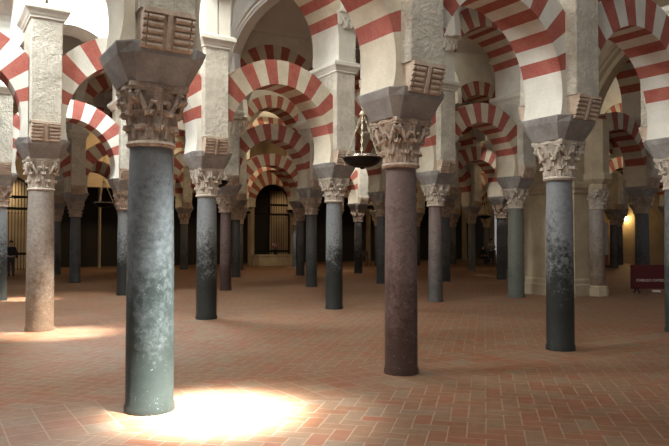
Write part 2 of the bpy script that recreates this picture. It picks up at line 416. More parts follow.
IMP = impost_mesh(M['impost'])
SH = {}
def column(x, y, r, mat, label, kind=0, pale=0, group=None):
    t = thing('marble_column', label, 'column', (x, y, 0), UA, group)
    key = (r, mat)
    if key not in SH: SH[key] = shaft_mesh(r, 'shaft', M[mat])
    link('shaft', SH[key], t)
    c = link('capital', CAPS[(kind, pale)], t)
    s = r / 0.215; 
    link('abacus', ABA[pale], c)
    link('impost_block', IMP, t)
    return t

# ------------------------------------------------------------------ pier parts
def pier_mesh(z1):
    b = MB()
    b.box(-PW, PW, -AT + 0.02, AT - 0.02, Z_IMP, Z_CORB)
    b.box(-PW, PW, -PD, PD, Z_CORB, z1, bev=0.015)
    return b.mesh('pier_body', [M['pier']])
def corbel_mesh():
    b = MB(); n = 5; z0, z1 = Z_IMP - 0.06, Z_CORB; hh = (z1 - z0 - 0.05) / n
    W = PW - 0.02
    def rollprof(inner):
        pl = [(inner, z0)]
        for k in range(n):
            zc = z0 + hh * (k + 0.5); yc = -(0.465 + 0.020 * k)
            for q in range(7):
                th = -pi / 2 + pi * q / 6
                pl.append((yc - hh * 0.50 * cos(th) * 1.0, zc + hh * 0.47 * sin(th)))
        pl.append((-PD - 0.05, z1 - 0.045)); pl.append((-PD - 0.05, z1)); pl.append((inner, z1))
        return pl
    pr = rollprof(-AT + 0.02)
    for x0, x1 in ((-W, -W + 0.03), (-W + 0.045, -0.055), (0.055, W - 0.045), (W - 0.03, W)):
        b.prism_x(pr, x0, x1)
    # recessed strips between the rolls, and the middle band with a bead
    core = [(-AT + 0.02, z0), (-0.465, z0), (-0.55, z1 - 0.05), (-PD - 0.045, z1 - 0.045), (-PD - 0.045, z1 - 0.004), (-AT + 0.02, z1 - 0.004)]
    b.prism_x(core, -W + 0.01, W - 0.01)
    b.prism_x([(-AT, z0), (-0.50, z0), (-0.59, z1 - 0.05), (-AT, z1 - 0.05)], -0.02, 0.02)
    return b.mesh('roll_corbel', [M['corbel']], True)
def cornice_mesh():
    b = MB()
    def rc(e, z): return [(-PW - e, -PD - e, z), (PW + e, -PD - e, z), (PW + e, PD + e, z), (-PW - e, PD + e, z)]
    b.loft([rc(-0.01, Z_CN0), rc(0.03, Z_CN0 + 0.01), rc(0.03, Z_CN0 + 0.05), rc(0.045, Z_CN0 + 0.055), rc(0.07, Z_CN0 + 0.10), rc(0.115, Z_CN0 + 0.15),
            rc(0.12, Z_CN0 + 0.16), rc(0.12, Z_CN0 + 0.23), rc(0.09, Z_CN0 + 0.25), rc(0.0, Z_CN1)])
    return b.mesh('cornice', [M['white']])
PIER = pier_mesh(Z_CN0 + 0.02); CORB = corbel_mesh(); CORN = cornice_mesh()
def pier(x, y, label, group=None):
    t = thing('arcade_pier', label, 'pier', (x, y, 0), UA, group)
    link('pier_body', PIER, t)
    link('roll_corbel', CORB, t); link('roll_corbel', CORB, t, rz=pi)
    link('cornice', CORN, t)

# ------------------------------------------------------------------ arches
def arch_mesh(name, L, zc, R, rmax, xo, zs, d, mats, first=15, n=15, step=10):
    """ring + legs in local x,z with half depth d; x measured from the bay's middle"""
    b = MB(); cells = []
    def inner(a): return (R * cos(a), zc + R * sin(a))
    def outer(a):
        c = abs(cos(a)); r = rmax if c < 1e-6 else min(rmax, xo / c)
        return (r * cos(a), zc + r * sin(a))
    A = []
    sub = 4
    for k in range(n):
        for q in range(sub): A.append((radians(first + step * (k + q / sub)), radians(first + step * (k + (q + 1) / sub)), 1 if k % 2 == 0 else 0))
    for a0, a1, m in A: cells.append((inner(a0), outer(a0), outer(a1), inner(a1), m))
    for sg in (1, -1):
        zz = first
        for q in range(4):
            a0, a1 = radians(zz * q / 4), radians(zz * (q + 1) / 4)
            f = lambda p: (p[0] * sg, p[1])
            cells.append((f(inner(a0)), f(outer(a0)), f(outer(a1)), f(inner(a1)), 0))
        amin = -asin(min(1, (zc - zs) / R)) if zs > zc - R else -pi / 2
        for q in range(6):
            a0, a1 = amin * (q + 1) / 6, amin * q / 6
            p0, p1 = inner(a0), inner(a1)
            cells.append(((p0[0] * sg, p0[1]), (xo * sg, p0[1]), (xo * sg, p1[1]), (p1[0] * sg, p1[1]), 0))
    for p0, p1, p2, p3, m in cells:
        vs = [(p[0], -d, p[1]) for p in (p0, p1, p2, p3)] + [(p[0], d, p[1]) for p in (p0, p1, p2, p3)]
        b.add(vs, [(0, 1, 2, 3), (7, 6, 5, 4), (0, 3, 7, 4), (1, 5, 6, 2)], m)
    # foot faces
    me = bpy.data.meshes.new(name); me.from_pydata(b.v, [], b.f)
    for m in mats: me.materials.append(m)
    me.polygons.foreach_set('material_index', b.mi)
    import bmesh
    bm = bmesh.new(); bm.from_mesh(me); bmesh.ops.remove_doubles(bm, verts=bm.verts, dist=0.0008)
    bmesh.ops.recalc_face_normals(bm, faces=bm.faces); bm.to_mesh(me); bm.free()
    me.update(); return me
def straight_leg_arch(name, L, zc, R, rmax, xo, zs, d, mats):
    b = MB(); cells = []
    def inner(a): return (R * cos(a), zc + R * sin(a))
    def outer(a):
        c = abs(cos(a)); r = rmax if c < 1e-6 else min(rmax, xo / c)
        return (r * cos(a), zc + r * sin(a))
    for k in range(15):
        for q in range(4):
            a0 = radians(15 + 10 * (k + q / 4)); a1 = radians(15 + 10 * (k + (q + 1) / 4))
            cells.append((inner(a0), outer(a0), outer(a1), inner(a1), 1 if k % 2 == 0 else 0))
    for sg in (1, -1):
        for q in range(4):
            a0, a1 = radians(15 * q / 4), radians(15 * (q + 1) / 4)
            f = lambda p: (p[0] * sg, p[1])
            cells.append((f(inner(a0)), f(outer(a0)), f(outer(a1)), f(inner(a1)), 2))
        cells.append(((R * sg, zs), (xo * sg, zs), (xo * sg, zc), (R * sg, zc), 2))
    for p0, p1, p2, p3, m in cells:
        vs = [(p[0], -d, p[1]) for p in (p0, p1, p2, p3)] + [(p[0], d, p[1]) for p in (p0, p1, p2, p3)]
        b.add(vs, [(0, 1, 2, 3), (7, 6, 5, 4), (0, 3, 7, 4), (1, 5, 6, 2)], m)
    me = bpy.data.meshes.new(name); me.from_pydata(b.v, [], b.f)
    for m in mats: me.materials.append(m)
    me.polygons.foreach_set('material_index', b.mi)
    import bmesh
    bm = bmesh.new(); bm.from_mesh(me); bmesh.ops.remove_doubles(bm, verts=bm.verts, dist=0.0008)
    bmesh.ops.recalc_face_normals(bm, faces=bm.faces); bm.to_mesh(me); bm.free()
    me.update(); return me
def spandrel_mesh(L, zc, rmax, xo, ztop, d):
    b = MB(); n = 48
    def outer(a):
        c = abs(cos(a)); r = rmax if c < 1e-6 else min(rmax, xo / c)
        return (r * cos(a), zc + r * sin(a))
    a0 = math.acos(min(1, xo / rmax)); pts = [outer(a0 + (pi - 2 * a0) * k / n) for k in range(n + 1)]
    for p, q in zip(pts, pts[1:]):
        vs = [(p[0], -d, p[1]), (q[0], -d, q[1]), (q[0], -d, ztop), (p[0], -d, ztop)]
        vs += [(x, d, z) for x, _, z in vs]
        b.add(vs, [(0, 1, 2, 3), (7, 6, 5, 4), (0, 4, 5, 1), (3, 2, 6, 7)])
    return b.mesh('spandrel_wall', [M['white']])

# ------------------------------------------------------------------ floor and far walls
b = MB(); b.add([(-45, -6, 0), (60, -6, 0), (60, 75, 0), (-45, 75, 0)], [(0, 1, 2, 3)])
fl = link('floor', b.mesh('floor', [M['floor']])); struct(fl)

# nodes: measured place of each column, lattice for the rest
NODE = {}
def put(i, j, x=None, y=None, r=0.215, mat='dark', label=None, kind=0, pale=0, col=True):
    p = Vector((x, y)) if x is not None else lat(i, j)
    NODE[(i, j)] = dict(p=p, r=r, mat=mat, label=label, kind=kind, pale=pale, col=col)
put(-1, 0, r=0.215, mat='beige', col=False)
put(0, 0, -1.80, 6.40, 0.228, 'blue', 'thick mottled blue-grey column standing in the sunlit patch of floor')
put(1, 0, 0.83, 8.17, 0.205, 'purple', 'purple-brown speckled column in the middle foreground', 1)
put(2, 0, 3.41, 9.90, 0.205, 'blueL', 'foreground column on the right, pale blue above and nearly black below', 0, 1)
put(3, 0, 6.20, 11.80, 0.225, 'blue', 'blue-grey column cut off by the right edge behind the maroon sign', 0, 1)
put(4, 0, col=False)
put(-1, 1, col=False)
put(0, 1, -5.40, 12.0, 0.24, 'beige', 'pinkish beige column on the far left, the only one so pale', 1, 1)
put(1, 1, -2.69, 13.75, 0.215, 'blueL', 'blue-black column just right of the thick sunlit foreground column', 0, 1)
put(2, 1, -0.01, 15.75, 0.205, 'blueL', 'column with white-veined black foot, in the middle left of the hanging bowl lamp', 1, 1)
put(3, 1, 2.71, 17.55, 0.19, 'brown', 'slim brownish column just right of the purple-brown foreground column', 1, 1)
put(4, 1, 5.26, 18.95, 0.235, 'green', 'green-grey column with small dark specks, left of the sandstone pier', 0, 1)
put(5, 1, 7.6, 20.3, col=False)
put(6, 1, 10.55, 22.4, 0.235, 'dark', 'dark column rising behind the maroon sign')
put(7, 1, col=False)
put(-1, 2, col=False)
put(0, 2, -9.20, 17.9, 0.215, 'blueL', 'grey column half cut off by the left edge')
put(1, 2, -6.33, 19.65, 0.20, 'blueL', 'column with dark lower half, immediately left of the thick sunlit column')
put(2, 2, -3.58, 21.5, 0.19, 'purple', 'purplish column just right of and behind the blue-black one', 0)
put(3, 2, -0.82, 23.15, 0.20, 'dark', 'dark grey column just left of the white-veined one', 1)
put(4, 2, 1.80, 24.9, 0.20, 'dark', 'shadowed column peeping out left of the purple-brown foreground column')
put(5, 2, 4.42, 26.1, 0.20, 'dark', 'dark column mostly hidden behind the slim brownish column')
put(6, 2, 7.02, 27.5, 0.20, 'dark', 'narrow black column left of the green-grey column')
put(7, 2, mat='dark', col=False); put(8, 2, mat='dark', col=False)
put(9, 2, 15.6, 33.2); put(10, 2); put(11, 2)
put(0, 3, col=False)
put(1, 3, -10.08, 25.4, 0.20, 'dark', 'dark column between the pale beige column and the hanging bowl lamp')
put(2, 3, col=False)
put(3, 3, -4.38, 29.1, 0.19, 'dark', 'dark column just left of the grille arch, third in its cluster')
put(4, 3, -1.62, 30.75, 0.20, 'dark', 'dark column with candle lamp at its left, right of the grille arch')
put(5, 3, 1.18, 32.6, 0.20, 'blueL', 'far column under the sunlit pale pier, below the big bowl lamp')
put(6, 3, col=False)
put(7, 3, 7.45, 35.5, 0.20, 'green', 'far slim column standing before the seated visitors')
put(8, 3, 9.75, 37.5)
put(9, 3); put(10, 3); put(11, 3, 16.5, 38.6); put(12, 3, 19.2, 44.0)
for i in range(1, 12): put(i, 4)
NODE[(3, 4)]['p'] = Vector((-8.4, 36.5)); NODE[(5, 4)]['p'] = Vector((-2.36, 39.9)); NODE[(2, 4)]['col'] = True
HIDDEN = {(7, 2), (8, 2), (2, 3), (6, 3)}
ROWN = ['nearest arcade', 'second arcade back', 'third arcade back', 'fourth arcade back', 'farthest arcade']
ORD = ['first', 'second', 'third', 'fourth', 'fifth', 'sixth', 'seventh', 'eighth', 'ninth', 'tenth', 'eleventh', 'twelfth', 'thirteenth']

def project(x, y, z=0):
    dz = z - H; d = y * cos(TILT) + dz * sin(TILT); up = -y * sin(TILT) + dz * cos(TILT)
    return 334.5 + FPX * x / d, 223 - FPX * up / d

for j in range(5):
    row = sorted(i for (i, jj) in NODE if jj == j)
    seen = [i for i in row if NODE[(i, j)]['p'].y > 2 and -15 < project(*NODE[(i, j)]['p'])[0] < 684]
    for i in row:
        nd = NODE[(i, j)]; x, y = nd['p']
        if nd['col'] or (i, j) in HIDDEN:
            k = seen.index(i) if i in seen else None
            lb = nd['label']
            if lb is None:
                if k is None: continue
                lb = 'shadowed marble column of the %s, %s from the left' % (ROWN[j], ORD[k])
            column(x, y, nd['r'], nd['mat'], lb, nd['kind'], nd['pale'])
        if (i, j) == (5, 1): continue
        if i in seen:
            pier(x, y, 'stone pier with roll corbel, %s from the left in the %s' % (ORD[seen.index(i)], ROWN[j]), 'arcade piers')
    bays = []
    for i in row:
        if (i + 1, j) not in NODE: continue
        p, q = NODE[(i, j)]['p'], NODE[(i + 1, j)]['p']
        if min(p.y, q.y) < 2.0: continue
        xa, xb = project(*p)[0], project(*q)[0]
        if xb < -5 or xa > 674: continue
        bays.append((i, p, q))
    for k, (i, p, q) in enumerate(bays):
        L = (q - p).length; mid = (p + q) / 2; ang = atan2(q.y - p.y, q.x - p.x)
        near = (i, j) in ((4, 1), (5, 1))
        xo = L / 2 - PW + 0.01
        R = L / 2 - LEG
        lw = 'lower red and cream horseshoe arch, %s from the left in the %s' % (ORD[k], ROWN[j])
        if j == 0:
            lw = {0: 'lower striped arch springing from the thick sunlit column to the purple-brown one', 1: 'lower striped arch from the purple-brown column to the pale blue and black one', 2: 'lower striped arch reaching the right edge above the maroon sign'}.get(i, lw)
        t = thing('horseshoe_arch', lw, 'arch', (mid.x, mid.y, 0), ang, 'lower horseshoe arches')
        link('arch_ring', arch_mesh('arch_ring', L, Z_C, R, R + 0.54, xo, Z_IMP, AT, [M['white'] if (i, j) in ((1, 0), (2, 0), (0, 1), (-1, 1), (0, 2)) else M['cream'], M['red']]), t)
        if j == 0: continue
        R2 = L / 2 - PW + 0.0
        ul = 'upper red and cream round arch, %s from the left in the %s' % (ORD[k], ROWN[j])
        t = thing('upper_arch', ul, 'arch', (mid.x, mid.y, 0), ang, 'upper round arches')
        link('arch_ring', straight_leg_arch('arch_ring', L, Z_UC, R2, R2 + 0.55, L / 2, Z_CN1, PD, [M['cream'], M['red'], M['white']] if (i, j) != (0, 2) else [M['white']] * 3), t)
        link('spandrel_wall', spandrel_mesh(L, Z_UC, R2 + 0.55, L / 2, Z_TOP, PD - 0.03), t)

# ------------------------------------------------------------------ vaults and ribs
def vault(j0, i0, i1, holes, name='ceiling'):
    b = MB(); a = LV / 2 - PD + 0.06; n = 20; segs = int(round((i1 - i0) * 6))
    zs, rise = 8.6, 1.5
    for s in range(segs):
        u0 = i0 + (i1 - i0) * s / segs; u1 = i0 + (i1 - i0) * (s + 1) / segs
        for k in range(n):
            t0, t1 = pi * k / n, pi * (k + 1) / n
            um = (u0 + u1) / 2
            if any(h0 <= um <= h1 for h0, h1 in holes) and 6 <= k < 14: continue
            vs = []
            for (uu, t) in ((u0, t0), (u1, t0), (u1, t1), (u0, t1)):
                vs.append((uu * LU, LV / 2 - a * cos(t), zs + rise * sin(t)))
            b.add(vs, [(0, 1, 2, 3)])
    me = b.mesh(name, [M['vault']])
    import bmesh
    bm = bmesh.new(); bm.from_mesh(me); bmesh.ops.remove_doubles(bm, verts=bm.verts, dist=0.001); bmesh.ops.recalc_face_normals(bm, faces=bm.faces)
    for f in bm.faces: f.smooth = True
    bm.to_mesh(me); bm.free()
    o = link(name, me); struct(o)
    p = lat(0, j0); o.location = (p.x, p.y, 0); o.rotation_euler = (0, 0, UA)
    o.modifiers.new('thick', 'SOLIDIFY').thickness = 0.12
    return o
vault(-1, -3, 6, [(0.5, 1.5), (2.5, 3.5)])
vault(0, -2.5, 8, [(-1.2, -0.4), (0.6, 1.4), (3.6, 4.4)])
vault(1, -2.5, 8, [(-0.4, 0.2), (0.8, 1.6)])
vault(2, -2.5, 13, [(5.2, 5.8)])
vault(3, -2.5, 13, [])
vault(4, -2.5, 13, [])

def rib_mesh(y0, y1, zs, rise, w, dep, mat, mould=False):
    b = MB(); n = 36; a = (y1 - y0) / 2; yc = (y0 + y1) / 2
    rings = []
    for k in range(n + 1):
        t = pi * k / n
        c, s = -cos(t), sin(t)
        nx, nz = c / a, s / rise; l = sqrt(nx * nx + nz * nz); nx /= l; nz /= l
        def P(off, x): return (x, yc + a * c + nx * off, zs + rise * s + nz * off)
        h = w / 2
        if mould:
            prof = [(-h * 0.35, 0), (h * 0.35, 0), (h * 0.42, 0.05), (h * 0.42, 0.12), (h * 0.7, 0.16), (h * 0.7, 0.24), (h * 0.85, 0.27), (h, 0.34), (h, dep), (-h, dep), (-h, 0.34), (-h * 0.85, 0.27), (-h * 0.7, 0.24), (-h * 0.7, 0.16), (-h * 0.42, 0.12), (-h * 0.42, 0.05)]
        else:
            prof = [(-h * 0.6, 0), (h * 0.6, 0), (h * 0.6, 0.05), (h * 0.78, 0.07), (h * 0.78, 0.15), (h, 0.17), (h, 0.42), (0.1, 0.44), (0.1, dep), (-0.1, dep), (-0.1, 0.44), (-h, 0.42), (-h, 0.17), (-h * 0.78, 0.15), (-h * 0.78, 0.07), (-h * 0.6, 0.05)]
        rings.append([P(off, x) for x, off in prof])
    b.loft(rings)
    return b.mesh('rib_band', [mat])
def bracket_mesh():
    # stepped plaster bracket with hanging drops
    b = MB()
    def rc(hx, y1, z, y0=-0.03): return [(-hx, y0, z), (hx, y0, z), (hx, y1, z), (-hx, y1, z)]
    b.loft([rc(0.24, 0.22, 0.30), rc(0.26, 0.25, 0.28), rc(0.26, 0.25, 0.22), rc(0.20, 0.19, 0.20), rc(0.19, 0.18, 0.12), rc(0.13, 0.12, 0.10), rc(0.12, 0.11, 0.0), rc(0.06, 0.06, -0.02), rc(0.05, 0.05, -0.10)])
    for x in (-0.19, -0.065, 0.065, 0.19):
        b.loft([[(x - s, 0.02, z), (x + s, 0.02, z), (x + s, 0.13 + 0.03 * (abs(x) < 0.1), z), (x - s, 0.13 + 0.03 * (abs(x) < 0.1), z)] for s, z in ((0.05, 0.22), (0.045, 0.05 - 0.05 * (abs(x) < 0.1)), (0.02, -0.03 - 0.07 * (abs(x) < 0.1)))])
    for x in (-0.13, 0.13, 0): ball(b, (x, 0.15, 0.10), 0.045)
    return b.mesh('rib_bracket', [M['white']])
RIB = rib_mesh(PD + 0.02, LV - PD - 0.02, 6.95, 1.55, 0.52, 1.5, M['vault'])
BRK = bracket_mesh()
def rib(i, j, label):
    p = NODE[(i, j)]['p'] if (i, j) in NODE else lat(i, j)
    q = NODE[(i, j + 1)]['p'] if (i, j + 1) in NODE else lat(i, j + 1)
    d = q - p; ang = atan2(d.y, d.x) - pi / 2
    t = thing('vault_rib', label, 'rib', (p.x, p.y, 0), ang, 'white vault ribs')
    r = link('rib_band', RIB, t); r.scale = (1, d.length / LV, 1)
    for yy, rz in ((PD, 0), (d.length - PD, pi)):
        k = link('rib_bracket', BRK, t, (0, yy, 6.72), rz)
        k.scale = (1, 1, 1)
for i in range(0, 4): rib(i, 0, 'white plaster rib springing over the nearest nave, %s from the left' % ORD[i])
for n_, i in enumerate((0, 1, 2, 3, 4)): rib(i, 1, 'white plaster rib over the second nave back, %s from the left' % ORD[n_])
for n_, i in enumerate(range(1, 8)): rib(i, 2, 'plaster rib over the third nave back, %s from the left' % ORD[n_])
for n_, i in enumerate(range(2, 10)): rib(i, 3, 'plaster rib over the farthest nave, %s from the left' % ORD[n_])

# ------------------------------------------------------------------ sandstone crossing pier with engaged column and moulded arch
pc = Vector((6.9, 20.15))
cp = thing('crossing_pier', 'massive sandstone pier with engaged column, behind the foreground column on the right', 'pier', (pc.x, pc.y, 0), UA)
def plus(e): 
    A_, B_ = 0.78 + e, 0.45 + e; D_ = 0.95 + e; E_ = 0.55 + e
    return [(-B_, -D_), (B_, -D_), (B_, -E_), (A_, -E_), (A_, E_), (B_, E_), (B_, D_), (-B_, D_), (-B_, E_), (-A_, E_), (-A_, -E_), (-B_, -E_)]
b = MB(); b.prism_z(plus(0), 0, 9.0); link('pier_body', b.mesh('pier_body', [M['yellow']]), cp)
b = MB(); b.loft([[(x, y, z) for x, y in plus(e)] for e, z in ((0.09, 0), (0.09, 0.32), (0.05, 0.36), (0.05, 0.46), (0.005, 0.52))]); link('plinth', b.mesh('plinth', [M['yellow']]), cp)
b = MB(); b.loft([[(x, y, z) for x, y in plus(e)] for e, z in ((0.005, 3.0), (0.05, 3.05), (0.05, 3.12), (0.10, 3.2), (0.10, 3.3), (0.005, 3.36))]); link('impost_moulding', b.mesh('impost_moulding', [M['yellow']]), cp)
t = thing('engaged_column', 'pale sandstone half column against the massive pier, right of the pale blue and black column', 'column', (7.80, 19.45, 0), UA)
link('shaft', shaft_mesh(0.23, 'shaft', M['beige']), t)
b = MB(); b.lathe([(0.33, 0), (0.33, 0.2), (0.30, 0.22), (0.31, 0.27), (0.26, 0.31)], 8); link('base', b.mesh('base', [M['yellow']]), t)
c = link('capital', CAPS[(0, 1)], t); link('abacus', ABA[1], c)
b = MB()
def rc8(h, z): return [(h * cos(pi / 8 + k * pi / 4) * 1.08, h * sin(pi / 8 + k * pi / 4) * 1.08, z) for k in range(8)]
b.loft([rc8(0.30, Z_CAP), rc8(0.30, Z_CAP + .16), rc8(0.42, Z_CAP + 0.3), rc8(0.42, Z_CAP + 0.42), rc8(0.36, Z_CAP + 0.5), rc8(0.36, 5.2)])
link('impost_block', b.mesh('impost_block', [M['yellow']]), t)
# moulded transverse arch running from the engaged column towards the camera's right
t = thing('moulded_arch', 'grey moulded stone arch rising from the massive pier to the right', 'arch', (7.80, 19.45, 0), UA)
link('arch_band', rib_mesh(-5.6, 0.1, 4.55, 2.9, 0.95, 0.75, M['yellow'], True), t)

# ------------------------------------------------------------------ far wall with chapel openings
JW = 4.80
wallp = lat(0, JW)
def wall_with_arches(name, origin, ang, bays, z1, mat, thick=0.5):
    """bays; zs < 0 means a flat lintel at -zs: (x0,x1,open_half,springing,crown?) solid when open_half is 0"""
    b = MB()
    for x0, x1, hw, zs in bays:
        if not hw:
            b.box(x0, x1, 0, thick, 0, z1); continue
        m = (x0 + x1) / 2
        b.box(x0, m - hw, 0, thick, 0, z1); b.box(m + hw, x1, 0, thick, 0, z1)
        if zs < 0:
            b.box(m - hw, m + hw, 0, thick, -zs, z1); continue
        n = 24
        for k in range(n):
            t0, t1 = pi - pi * k / n, pi - pi * (k + 1) / n
            vs = [(m + hw * cos(t0), 0, zs + hw * sin(t0)), (m + hw * cos(t1), 0, zs + hw * sin(t1)), (m + hw * cos(t1), 0, z1), (m + hw * cos(t0), 0, z1)]
            vs += [(x, thick, z) for x, _, z in vs]
            b.add(vs, [(0, 1, 2, 3), (7, 6, 5, 4), (0, 4, 5, 1), (3, 2, 6, 7)])
    o = link(name, b.mesh(name, [mat])); o.location = (origin[0], origin[1], 0); o.rotation_euler = (0, 0, ang)
    return struct(o)
bays = []
for i in range(-3, 13):
    x0, x1 = i * LU, (i + 1) * LU
    bays.append((x0, x1, 1.36 if i == 5 else 1.15 if i == 0 else 1.56, 4.0 if i in (5, 0) else -4.7))
wall_with_arches('wall_back', wallp, UA, bays, 9.0, M['tan'])
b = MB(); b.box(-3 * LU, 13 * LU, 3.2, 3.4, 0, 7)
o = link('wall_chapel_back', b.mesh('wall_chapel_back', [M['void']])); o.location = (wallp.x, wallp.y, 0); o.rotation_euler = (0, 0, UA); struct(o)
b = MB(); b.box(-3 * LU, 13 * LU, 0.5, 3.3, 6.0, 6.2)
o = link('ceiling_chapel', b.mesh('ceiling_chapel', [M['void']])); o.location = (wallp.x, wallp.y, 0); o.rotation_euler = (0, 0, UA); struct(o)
# east side wall
b = MB(); b.box(12.7 * LU, 12.7 * LU + 0.5, -2 * LV, 5 * LV, 0, 9)
o = link('wall_right', b.mesh('wall_right', [M['tan']])); p = lat(0, 0); o.location = (p.x, p.y, 0); o.rotation_euler = (0, 0, UA); struct(o)

def wl(u, v, z=0):   # point in the back wall's frame
    q = Vector((wallp.x, wallp.y)) + un * u + vn * v
    return (q.x, q.y, z)
def grille(i, hw, zs, label, bar=0.018, n=15, group='chapel grilles'):
    m = (i + 0.5) * LU
    t = thing('iron_grille', label, 'grille', wl(m, 0.2), UA, group)
    b = MB()
    b.tube([(-hw + 0.03, 0, 0), (-hw + 0.03, 0, zs)] + [((hw - 0.03) * -cos(pi * k / 20), 0, zs + (hw - 0.03) * sin(pi * k / 20)) for k in range(1, 20)] + [(hw - 0.03, 0, zs), (hw - 0.03, 0, 0)], 0.05, 6)
    for z in (0.9, zs * 0.84, zs): b.box(-hw, hw, -0.03, 0.03, z - 0.07, z + 0.07)
    link('frame', b.mesh('frame', [M['iron']]), t)
    for k in range(n):
        x = -hw + 2 * hw * (k + 0.5) / n
        b = MB(); zt = zs + sqrt(max(0.01, hw * hw - x * x)) - 0.03
        b.tube([(x, 0, 0), (x, 0, zt)], bar, 6); ball(b, (x, 0, zs * 0.78), 0.04)
        link('bar', b.mesh('bar', [M['iron']]), t)
grille(5, 1.36, 4.0, 'tall dark iron grille in the arch at the end of the central vista')
grille(0, 1.15, 4.0, 'arched iron grille with light behind it at the far left edge')
# striped arch over the grille
t = thing('blind_arch', 'warm-lit striped arch framing the dark grille at the end of the vista', 'arch', wl(5.5 * LU, -0.02), UA)
link('arch_ring', arch_mesh('arch_ring', LU, 4.0, 1.36, 2.35, 1.9, 3.8, 0.12, [M['cream'], M['red']]), t)
b = MB(); b.box(-1.6, 1.6, -0.5, 0.5, 0, 0.62, bev=0.03); b.box(-1.65, 1.65, -0.55, 0.5, 0.62, 0.70)
tag(link('stone_step', b.mesh('stone_step', [M['yellow']]), None, wl(5.5 * LU, -0.75), UA), 'low tan stone block in front of the dark grille', 'step')

# ------------------------------------------------------------------ hanging bowl lamps
def ring(b, r, z, rr, seg=32, mi=0):
    n = 6
    vs = []; fs = []
    for k in range(seg):
        a = 2 * pi * k / seg
        for q in range(n):
            t = 2 * pi * q / n
            vs.append(((r + rr * cos(t)) * cos(a), (r + rr * cos(t)) * sin(a), z + rr * sin(t)))
    for k in range(seg):
        for q in range(n):
            fs.append((k * n + q, ((k + 1) % seg) * n + q, ((k + 1) % seg) * n + (q + 1) % n, k * n + (q + 1) % n))
    b.add(vs, fs, mi)
def lamp_parts(R_):
    b = MB()
    prof_o = [(0.02, -0.25), (0.05, -0.24), (0.07, -0.21), (0.18, -0.20), (0.30, -0.155), (0.385, -0.085), (R_ - 0.005, -0.005)]
    prof_i = [(R_ - 0.02, -0.005), (0.34, -0.05), (0.2, -0.11), (0.02, -0.13)]
    b.lathe(prof_o + prof_i, 36, cap=True)
    bowl = b.mesh('bowl', [M['iron']], True)
    b = MB(); ring(b, R_, 0, 0.016); ring(b, R_ - 0.01, 0.035, 0.008); rim = b.mesh('rim', [M['steel']], True)
    b = MB()
    for k in range(8):
        a = k * pi / 4 + 0.2
        b.lathe([(0.012, 0.0), (0.018, 0.01), (0.020, 0.05), (0.018, 0.05), (0.012, 0.015)], 10, 0, ((R_ - 0.06) * cos(a), (R_ - 0.06) * sin(a)))
    cups = b.mesh('oil_cup', [M['candle']], True)
    return bowl, rim, cups
BOWL, RIM, CUPS = lamp_parts(0.43)
def chain_mesh(a, c, name):
    a = Vector(a); c = Vector(c); d = (c - a); n = max(2, int(d.length / 0.085)); b = MB(); dn = d.normalized()
    s_ = dn.cross(Vector((0.3, 1, 0))).normalized(); t_ = dn.cross(s_)
    for k in range(n):
        m = a + d * ((k + 0.5) / n); h = d.length / n * 0.62; w_ = 0.016; sd = s_ if k % 2 else t_
        pts = [m + dn * h * cos(q * pi / 4) + sd * w_ * sin(q * pi / 4) for q in range(9)]
        b.tube(pts, 0.011, 4)
    return b.mesh(name, [M['chain']], True)
def rod(a, c, r, mat, name):
    b = MB(); b.tube([a, c], r, 6); return b.mesh(name, [M[mat]])
TRI = [chain_mesh((0.42 * cos(k), 0.42 * sin(k), 0.01), (0.03 * cos(k), 0.03 * sin(k), 0.95), 'side_chain') for k in (0.3, 0.3 + 2 * pi / 3, 0.3 + 4 * pi / 3)]
ROSE = None
def bowl_lamp(x, y, z, label, detail=True, top=9.3):
    t = thing('hanging_lamp', label, 'lamp', (x, y, z), random.uniform(0, 0.6), 'bowl lamps hanging on chains')
    link('bowl', BOWL, t); link('rim', RIM, t); link('oil_cups', CUPS, t)['kind'] = 'stuff'
    for m in TRI: link('side_chain', m, t)
    b = MB(); ball(b, (0, 0, 0.97), 0.05); b.lathe([(0.07, 0.93), (0.075, 0.95), (0.03, 0.99)], 14); link('hub', b.mesh('hub', [M['chain']], True), t)
    link('main_chain', chain_mesh((0, 0, 1.0), (0, 0, top - z), 'main_chain'), t)
    link('centre_rod', rod((0, 0, -0.12), (0, 0, 0.95), 0.008, 'iron', 'centre_rod'), t)
def px(xp, Y): return (xp - 334.5) / FPX * Y
for xp, Y, z, lb in [
    (362.5, 14.1, 3.43, 'largest black bowl lamp on chains, hanging left of the purple-brown foreground column'),
    (103.5, 29.5, 3.32, 'small black bowl lamp hanging left of the thick sunlit column, its whole rim in view'),
    (71, 32.0, 3.31, 'small bowl lamp peeping out beside the dark column, further left than the others'),
    (214, 19.5, 3.42, 'bowl lamp half hidden behind the blue-black column right of the thick sunlit one'),
    (293.5, 37.5, 3.38, 'small bowl lamp hanging at the right side of the dark grille arch'),
    (244, 38.5, 3.35, 'small bowl lamp hanging at the left side of the dark grille arch'),
    (373, 33.5, 3.42, 'small bowl lamp beside the sunlit pale pier, just under the largest bowl lamp'),
    (473, 37.5, 3.42, 'small bowl lamp straight above the far slim column by the visitors'),
    (485, 44.0, 3.30, 'lowest and farthest bowl lamp, hanging over the seated visitors')]:
    bowl_lamp(px(xp, Y), Y, z, lb)

